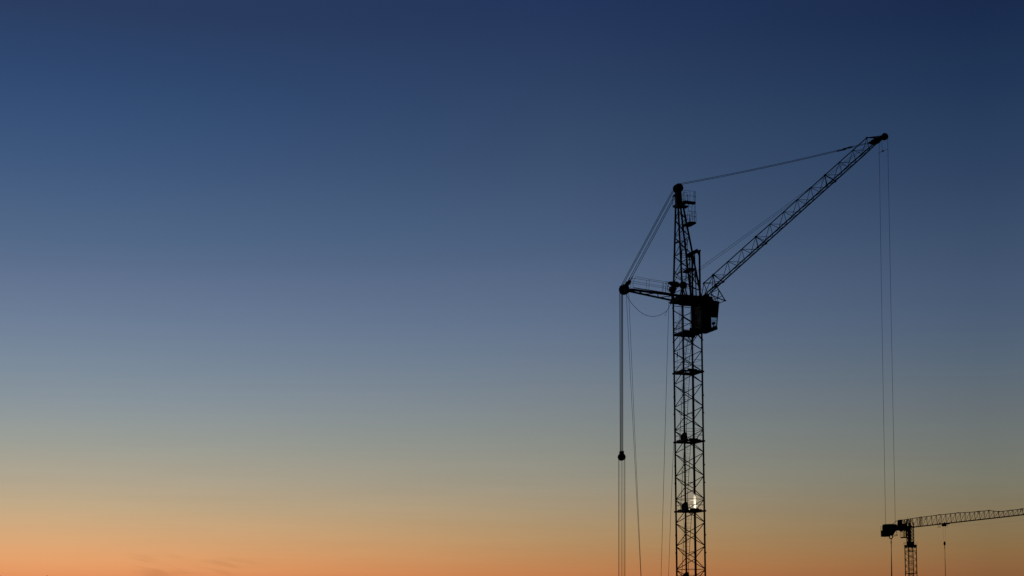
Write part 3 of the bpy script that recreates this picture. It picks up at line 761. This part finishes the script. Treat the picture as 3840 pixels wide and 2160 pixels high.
# ---- slings on the main hook
sl = empty("lifting_sling", PV(3342, 2024) and C0 + DU * PV(3342, 2024).x + Vector((0, 0, PV(3342, 2024).z)), PHI,
           "long multi-leg wire sling hanging from the luffing crane's hook", "sling")
so = Vector((PV(3342, 2024).x, 0, PV(3342, 2024).z))
mb = MB()
p0 = PV(3342, 2021) - so; p1 = PV(3342, 2034) - so
mb.tube([p0, p1], 0.03, 6)
mb.tube([p1 + Vector((math.cos(a)*0.05, 0, math.sin(a)*0.09)) for a in [2*math.pi*j/12 for j in range(12)]], 0.022, 6, True)
mb.tube([PV(3342.5, 2037) - so, PV(3342.5, 2056) - so], 0.03, 6)
mb.build("top_link", STEEL, sl)
for (xe, v) in ((3342.4, -0.05), (3343.6, 0.12), (3345.2, 0.05), (3344.6, -0.12)):
    e = PV(xe + 0.8, 2250, v) - so
    MB().tube([PV(3342.5, 2050) - so, PV((3342.5 + xe)/2, 2105, v/2) - so, PV(xe, 2160, v) - so, e], 0.0215, 6).build("sling_leg", SLING, sl)

# ================================================================== FLAT TOP CRANE
D2 = 350.0
B0 = CAMP + ray(3417.2, 2160) * D2; B0.z = 0
far = empty("flat_top_tower_crane", B0, 0, "distant flat-top tower crane with horizontal lattice jib, small at the right edge", "crane")
AL = R(55); JU = Vector((math.cos(AL), -math.sin(AL), 0)); JV = Vector((math.sin(AL), math.cos(AL), 0))
PHI2 = R(8.5); MU = Vector((math.cos(PHI2), math.sin(PHI2), 0)); MV = Vector((-math.sin(PHI2), math.cos(PHI2), 0))
def Q(px, py, off=0.0, nrm=None):          # sight line against a vertical plane through the mast axis
    nrm = nrm or JV; d = ray(px, py); t = ((B0 - CAMP).dot(nrm) + off) / d.dot(nrm)
    return CAMP + d * t - B0
def QD(px, py):                            # at mast distance, facing the camera
    d = ray(px, py); t = (B0 - CAMP).dot(Vector((B0.x, B0.y, 0)).normalized()) / d.dot(Vector((B0.x, B0.y, 0)).normalized()); return CAMP + d * t - B0
def J(s, o, z): return JU * s + JV * o + Vector((0, 0, z))
def M(a, b, z): return MU * a + MV * b + Vector((0, 0, z))
S2 = 0.98
zs1 = QD(3414, 2051).z
MC = {'A': (-S2, -S2), 'R': (S2, -S2), 'L': (-S2, S2), 'B': (S2, S2)}
mast = part("mast", far)
for k, (a, b) in MC.items(): MB().bar(M(a, b, 0.0), M(a, b, zs1), 0.17, 0.17, MU).build("leg", FAR, mast)
mb = MB()
k = 12; hh = zs1 / k
for i in range(k):
    for a, b in FACES:
        z0_, z1_, z2_ = i*hh, (i + 0.5)*hh, (i + 1)*hh
        mb.tube([M(*MC[a], z0_), M(*MC[b], z1_)], 0.036, 5); mb.tube([M(*MC[b], z1_), M(*MC[a], z2_)], 0.036, 5)
for zz in (QD(3417, 2066).z, QD(3417, 2150).z):
    for a, b in FACES: mb.tube([M(*MC[a], zz), M(*MC[b], zz)], 0.06, 5)
mb.build("bracing", FAR, mast)
mb = MB()
zz = QD(3417, 2150).z
mb.box((-0.6, -0.6, zz - 0.12), (0.6, 0.6, zz + 0.08)); mb.v = [tuple(M(*v)) for v in mb.v]; mb.build("platform", FAR, mast)
mbl = MB()
for s in (-0.25, 0.25): mbl.tube([M(s, 0.2, 0.5), M(s, 0.2, zs1)], 0.03, 4)
for i in range(60): mbl.tube([M(-0.25, 0.2, 0.6 + i*0.3), M(0.25, 0.2, 0.6 + i*0.3)], 0.018, 4) if 0.6 + i*0.3 < zs1 else None
for i in range(16):
    z_ = 2 + i*1.05
    if z_ < zs1: mbl.tube([M(math.cos(a)*0.38, -0.1 + math.sin(a)*0.38, z_) for a in [2*math.pi*j/10 for j in range(10)]], 0.02, 4, True)
mbl.build("ladder", FAR, mast)
# slewing ring
za, zb_, zc_ = QD(3414, 2052).z, QD(3414, 2043).z, QD(3414, 2031).z
mb = MB(); mb.box((-1.1, -1.1, za), (1.1, 1.1, zb_)); mb.v = [tuple(M(*v)) for v in mb.v]
for a in (-1, 1):
    for b in (-1, 1): mb.disc(M(a*0.75, b*0.75, za - 0.08), (0, 0, 1), 0.22, 0.2, 12)
mb.disc((0, 0, (zb_ + zc_)/2), (0, 0, 1), 0.88, zc_ - zb_, 28)
ring_ = mb.build("slewing_ring", FAR, far)
mb = MB()
for hz in (0.3, 0.6):
    mb.tube([M(a*1.15, b*1.15, zb_ + hz) for a, b in ((-1,-1),(1,-1),(1,1),(-1,1))], 0.02, 4, True)
for a, b in ((-1,-1),(1,-1),(1,1),(-1,1)): mb.tube([M(a*1.15, b*1.15, zb_), M(a*1.15, b*1.15, zb_ + 0.62)], 0.025, 4)
mb.build("guard_rail", FAR, ring_)
# turntable tower up to the jib
zj = Q(3414, 1978).z
mb = MB(); e = 0.56
TC = [(-e, -e), (e, -e), (e, e), (-e, e)]
for a, b in TC: mb.bar(J(a, b, zc_), J(a, b, zj + 1.2), 0.15, 0.15, JU)
for i in range(4):
    z0_ = zc_ + (zj - zc_) * i / 4; z1_ = zc_ + (zj - zc_) * (i + 1) / 4
    for (a, b), (c, d) in zip(TC, TC[1:] + TC[:1]):
        mb.tube([J(a, b, z0_), J(c, d, z1_)], 0.06, 5); mb.tube([J(c, d, z0_), J(a, b, z1_)], 0.06, 5); mb.tube([J(a, b, z1_), J(c, d, z1_)], 0.06, 5)
mb.bar(J(-0.35, 0, zc_), J(-0.35, 0, zj), 0.4, 0.5, JU)
mb.bar(J(-1.2, 0, zj + 0.1), J(0.9, 0, zj + 0.1), 1.2, 0.35)
mb.build("turntable", FAR, far)
# jib
TOP = [(3381, 1950.5), (3440, 1941.6), (3522, 1931), (3593, 1923.5), (3642, 1920.7), (3708, 1914.5), (3748, 1918.8), (3840, 1908)]
BOT = [(3418, 1977.5), (3440, 1975), (3595, 1956), (3719.5, 1942.4), (3840, 1929.4)]
tpt = [Q(*p) for p in TOP]; bpt = [Q(*p) for p in BOT]
ts = [(p.dot(JU), p.z) for p in tpt]; bs = [(p.dot(JU), p.z) for p in bpt]
def interp(tab, s):
    for (a, za_), (b, zb__) in zip(tab, tab[1:]):
        if s <= b: return za_ + (zb__ - za_) * (s - a) / (b - a)
    (a, za_), (b, zb__) = tab[-2:]; return zb__ + (zb__ - za_) / (b - a) * (s - b)
send = ts[-1][0] + 7
s0 = Q(3384, 1950).dot(JU)
pitch_ = Q(3458.8, 1950).dot(JU) - Q(3440.5, 1950).dot(JU)
fj = MB().tube([J(s, 0, interp(ts, s)) for s in [s0] + [a for a, _ in ts[1:]] + [send]], 0.085, 6).build("jib", FAR, far)
for o in (-0.6, 0.6):
    MB().bar(J(s0, o, interp(bs, s0)), J(send, o, interp(bs, send)), 0.10, 0.13).build("bottom_chord", FAR, fj)
mb = MB(); s = s0; i = 0; frame = MB()
sn = []
s = s0 + 0.1
while s < send: sn.append(s); s += (Q(3385 + 18.0*(len(sn)), 1950).dot(JU) - Q(3385 + 18.0*(len(sn)-1), 1950).dot(JU))
for a, b in zip(sn, sn[1:]):
    mth_ = (a + b)/2
    for o, r1, r2 in ((-0.6, 0.055, 0.044), (0.6, 0.022, 0.028)):
        mb.tube([J(a, 0, interp(ts, a)), J(mth_, o, interp(bs, mth_))], r1, 5); mb.tube([J(mth_, o, interp(bs, mth_)), J(b, 0, interp(ts, b))], r2, 5)
    mb.tube([J(mth_, -0.6, interp(bs, mth_)), J(mth_, 0.6, interp(bs, mth_))], 0.03, 5)
for a in (-1.6, -0.9, -0.3, 0.2):
    for o in (-0.6, 0.6): mb.tube([J(a, 0, interp(ts, a)), J(a - 0.4, o, interp(bs, a) + 0.1)], 0.06, 5); mb.tube([J(a, 0, interp(ts, a)), J(a + 0.4, o, interp(bs, a) + 0.1)], 0.05, 5)
mb.build("bracing", FAR, fj)
mb = MB()
for x, y in ((3452, 1940), (3522, 1931), (3593, 1923.5), (3668, 1918.5), (3708, 1915), (3745, 1919), (3790, 1914), (3830, 1909)):
    p = Q(x, y); MB().bar(J(p.dot(JU) - 0.26, 0, p.z + 0.02), J(p.dot(JU) + 0.26, 0, p.z + 0.05), 0.2, 0.2).build("joint_flange", FAR, fj)
for x, y in ((3467.5, 1941), (3666, 1919), (3743, 1920), (3826, 1910)): p = Q(x, y); MB().bar(J(p.dot(JU), 0.1, p.z), J(p.dot(JU), 0.1, p.z - 0.6), 0.12).build("rope_guide", FAR, fj)
for x in (3449, 3452):
    p = Q(x, 1941); s = p.dot(JU)
    for o in (-0.3, 0.1): mb.tube([J(s, o, interp(ts, s)), J(s + 0.1, o, interp(bs, s))], 0.05, 5)
mb.build("joint_frame", FAR, fj)
# stay wire below the jib
q1, q2 = Q(3560, 1968), Q(3840, 1944)
MB().tube([J(q1.dot(JU) + (q2.dot(JU) - q1.dot(JU) + 3)*t, 0, q1.z + (q2.z - q1.z)*t - 0.5*4*t*(1 - t)) for t in [i/10 for i in range(11)]], 0.006, 4).build("trolley_rope", ROPE, far)
# trolley with hook ropes
tq = Q(3540.5, 1966); ss = tq.dot(JU); zt_ = tq.z
mb = MB()
mb.box((-1.0, -0.75, -0.02), (1.0, 0.75, 0.14))
for a in (-0.7, 0.7):
    for o in (-0.7, 0.7): mb.disc((a, o, 0.22), (0, 1, 0), 0.18, 0.12, 14)
for a in (-0.35, 0.1, 0.35): mb.disc((a, 0.0, -0.22), (0, 1, 0), 0.27, 0.3, 16)
for a, zz in ((-1.1, -0.75), (-1.45, -0.7), (0.8, -0.6), (1.3, -0.8), (-0.8, -0.75)): mb.tube([(a, -0.4, 0.1), (a, -0.4, zz)], 0.035, 4)
mb.tube([(-1.45, -0.4, -0.6), (-0.8, -0.4, -0.6)], 0.03, 4); mb.tube([(-1.45, -0.4, 0.02), (1.35, -0.4, 0.05)], 0.05, 4)
for a in (-1.45, -1.1, -0.8): mb.tube([(a, -0.4, 0), (a, -0.4, 1.1)], 0.022, 4)
mb.tube([(-1.45, -0.4, 1.1), (-0.8, -0.4, 1.1)], 0.022, 4)
mb.v = [tuple(J(v[0] + ss, v[1], v[2] + zt_)) for v in mb.v]; tro = mb.build("trolley", FAR, far)
hq = Q(3542.3, 2038); hs_ = hq.dot(JU)
for o in (-0.35, 0.35): MB().tube([J(ss + o*0.6, o*0.6, zt_ - 0.3), J(hs_ + o*0.25, o*0.3, hq.z + 0.2)], 0.011, 4).build("hoist_rope", ROPE, far)
mb = MB(); mb.disc((0, 0, 0), (0, 1, 0), 0.22, 0.22, 18); mb.prism([(-0.08, 0, 0.42), (0.08, 0, 0.42), (0.21, 0, 0.1), (0.21, 0, -0.18), (0.12, 0, -0.4), (-0.12, 0, -0.4), (-0.21, 0, -0.18), (-0.21, 0, 0.1)], (0, 0.26, 0))
mb.tube([(0, 0, 0.2), (0, 0, 0.48)], 0.1, 6); mb.tube([(0, 0, -0.3), (0, 0, -0.55), (-0.12, 0, -0.62)], 0.06, 6)
fh_c = J(hs_, 0, hq.z)
mb.v = [tuple(Vector((v[0]*math.cos(0.3) - v[1]*math.sin(0.3), v[0]*math.sin(0.3) + v[1]*math.cos(0.3), v[2])) + fh_c) for v in mb.v]; mb.build("hook_block", FAR, far)
sl2 = empty("lifting_sling", B0 + fh_c + Vector((0, 0, -0.6)), 0, "thin sling hanging from the distant crane's small hook block", "sling")
mb = MB(); mb.tube([(0, 0, 0), (0, 0, -0.7)], 0.07, 6); mb.build("top_link", FAR, sl2)
for o in (-0.04, 0.06): MB().tube([(0, 0, -0.5), (o*0.6, 0.03, -4.0), (o*1.5, 0.05, -9.5)], 0.034, 5).build("sling_leg", ROPE, sl2)
# counter jib and counterweight
zcj = QD(3385, 1985).z
mb = MB()
for o in (-0.5, 0.5): mb.bar(J(-0.6, o, zcj), J(-7.8, o, zcj), 0.14, 0.26)
for a in (-2, -3.5, -5): mb.bar(J(a, -0.5, zcj), J(a, 0.5, zcj), 0.1, 0.2)
cjf = mb.build("counter_jib", FAR, far)
mb = MB()
c = QD(3384, 1962); mb.prism([QD(x, y) for x, y in ((3369, 1951), (3380, 1948.5), (3381, 1994), (3369, 1986))], JV * 0.7)
mb.prism([QD(x, y) for x, y in ((3381, 1970), (3404, 1972), (3404, 1992), (3381, 1990))], JV * 0.9)
for x, y in ((3387, 1968), (3394, 1967)): mb.disc(QD(x, y), JV, 0.3, 0.5, 14)
mb.tube([QD(3347, 1966), QD(3361, 1954), QD(3369, 1953)], 0.06, 5); mb.tube([QD(3360, 1969), QD(3369, 1963)], 0.05, 5)
mb.build("winch_house", FAR, cjf)
mb = MB()
mb.tube([QD(3360, 1990), QD(3365.5, 2008)], 0.06, 5); mb.tube([QD(3365.5, 2008), QD(3347, 2011)], 0.06, 5); mb.tube([QD(3347, 2006), QD(3365, 2005.5)], 0.05, 5)
mb.build("access_frame", FAR, cjf)
zc1, zc2 = QD(3334, 1967.5).z, QD(3334, 2008.5).z
for i, (a0, a1) in enumerate(((-6.6, -7.22), (-7.24, -7.86))):
    mb = MB(); mb.box((a1, -0.65, zc2), (a0, 0.65, zc1 - 0.05*i)); mb.v = [tuple(J(*v)) for v in mb.v]; mb.build("counterweight", CONC, cjf)
mb = MB()
for o in (-1.0, 0.0, 0.6): mb.tube([J(-8.25, o*0.65, zc2 + 1.4), J(-8.25, o*0.65, zc1 - 0.1)], 0.035, 4)
mb.box((-8.3, -0.68, zc2), (-7.88, 0.68, zc2 + 1.5))
mb.v = [tuple(J(*v)) if i >= 3*8 else v for i, v in enumerate(mb.v)]
mb.build("guard_rail", FAR, cjf)
# cab of the far crane
fc = MB(); 
def fbox(x0, y0, x1, y1, off0, off1, mb):      # box facing the camera: pixel width/height at mast distance, depth offsets in metres
    a = QD(x0, y0); b = QD(x1, y1); rt = Vector((b.x - a.x, b.y - a.y, 0)); dn = Vector((-rt.y, rt.x, 0)).normalized()
    vs = []
    for off in (off0, off1):
        for (p, z) in ((a, b.z), (a, a.z)):
            vs.append(Vector((p.x, p.y, z)) + dn*off); vs.append(Vector((p.x + rt.x, p.y + rt.y, z)) + dn*off)
    mb._add(vs, [(0,1,3,2), (4,6,7,5), (0,4,5,1), (2,3,7,6), (0,2,6,4), (1,5,7,3)])
OFF = -1.6
fbox(3385, 1976, 3403, 1987, OFF - 0.7, OFF + 0.7, fc); fbox(3395.8, 1987.02, 3403, 2018, OFF - 0.65, OFF + 0.65, fc); fbox(3377, 2015.5, 3399.5, 2018.6, OFF - 0.75, OFF + 0.75, fc)
fcab = fc.build("cab", FAR, far)
mb = MB(); fbox(3386.6, 1987.1, 3395.7, 2015.3, OFF - 0.5, OFF - 0.48, mb); mb.build("window", DIRTY, fcab)
mb = MB(); fbox(3386.6, 1987.1, 3395.7, 2015.3, OFF + 0.48, OFF + 0.5, mb); mb.build("window", DIRTY, fcab)
mb = MB()
fbox(3385.6, 1987.05, 3386.5, 2015.4, OFF - 0.5, OFF - 0.44, mb); fbox(3394.9, 1987.05, 3395.75, 2015.4, OFF - 0.55, OFF - 0.51, mb)
mb.build("window_frame", FAR, fcab)
mb = MB()
def fl(pts, r):
    a = QD(3385, 2000); dn = Vector((-a.y - B0.y, a.x + B0.x, 0)); dn = Vector((B0.x, B0.y, 0)).normalized()
    mb.tube([QD(x, y) + dn * (-OFF * -1) for x, y in pts], r, 4)
fl([(3376, 1986), (3376, 2016)], 0.04); fl([(3376, 1986.5), (3385, 1986.5)], 0.035); fl([(3376, 1997), (3385, 1998)], 0.03); fl([(3376, 2007), (3385, 2008)], 0.03); fl([(3383, 1987), (3383, 2016)], 0.03)
mb.build("guard_rail", FAR, fcab)
mb = MB(); p = QD(3402, 1941); mb.tube([p + Vector((0, 0, 0.1)), p - Vector((0, 0, 0.6))], 0.025, 4); mb.build("aerial", FAR, far)

# ================================================================== distant pole, lower left
PB = CAMP + ray(176.5, 2158.2) * 420
pl = MB(); pl.tube([(0, 0, 0), (0, 0, PB.z * 0.6), (0, 0, PB.z - 0.15)], 0.1, 8); pl.disc((0, 0, PB.z - 0.1), (0, 0, 1), 0.13, 0.22, 12)
po = pl.build("distant_pole", FAR); po.location = (PB.x, PB.y, 0)
po["label"] = "tiny dark pole top just poking into the orange sky, bottom left"; po["category"] = "pole"
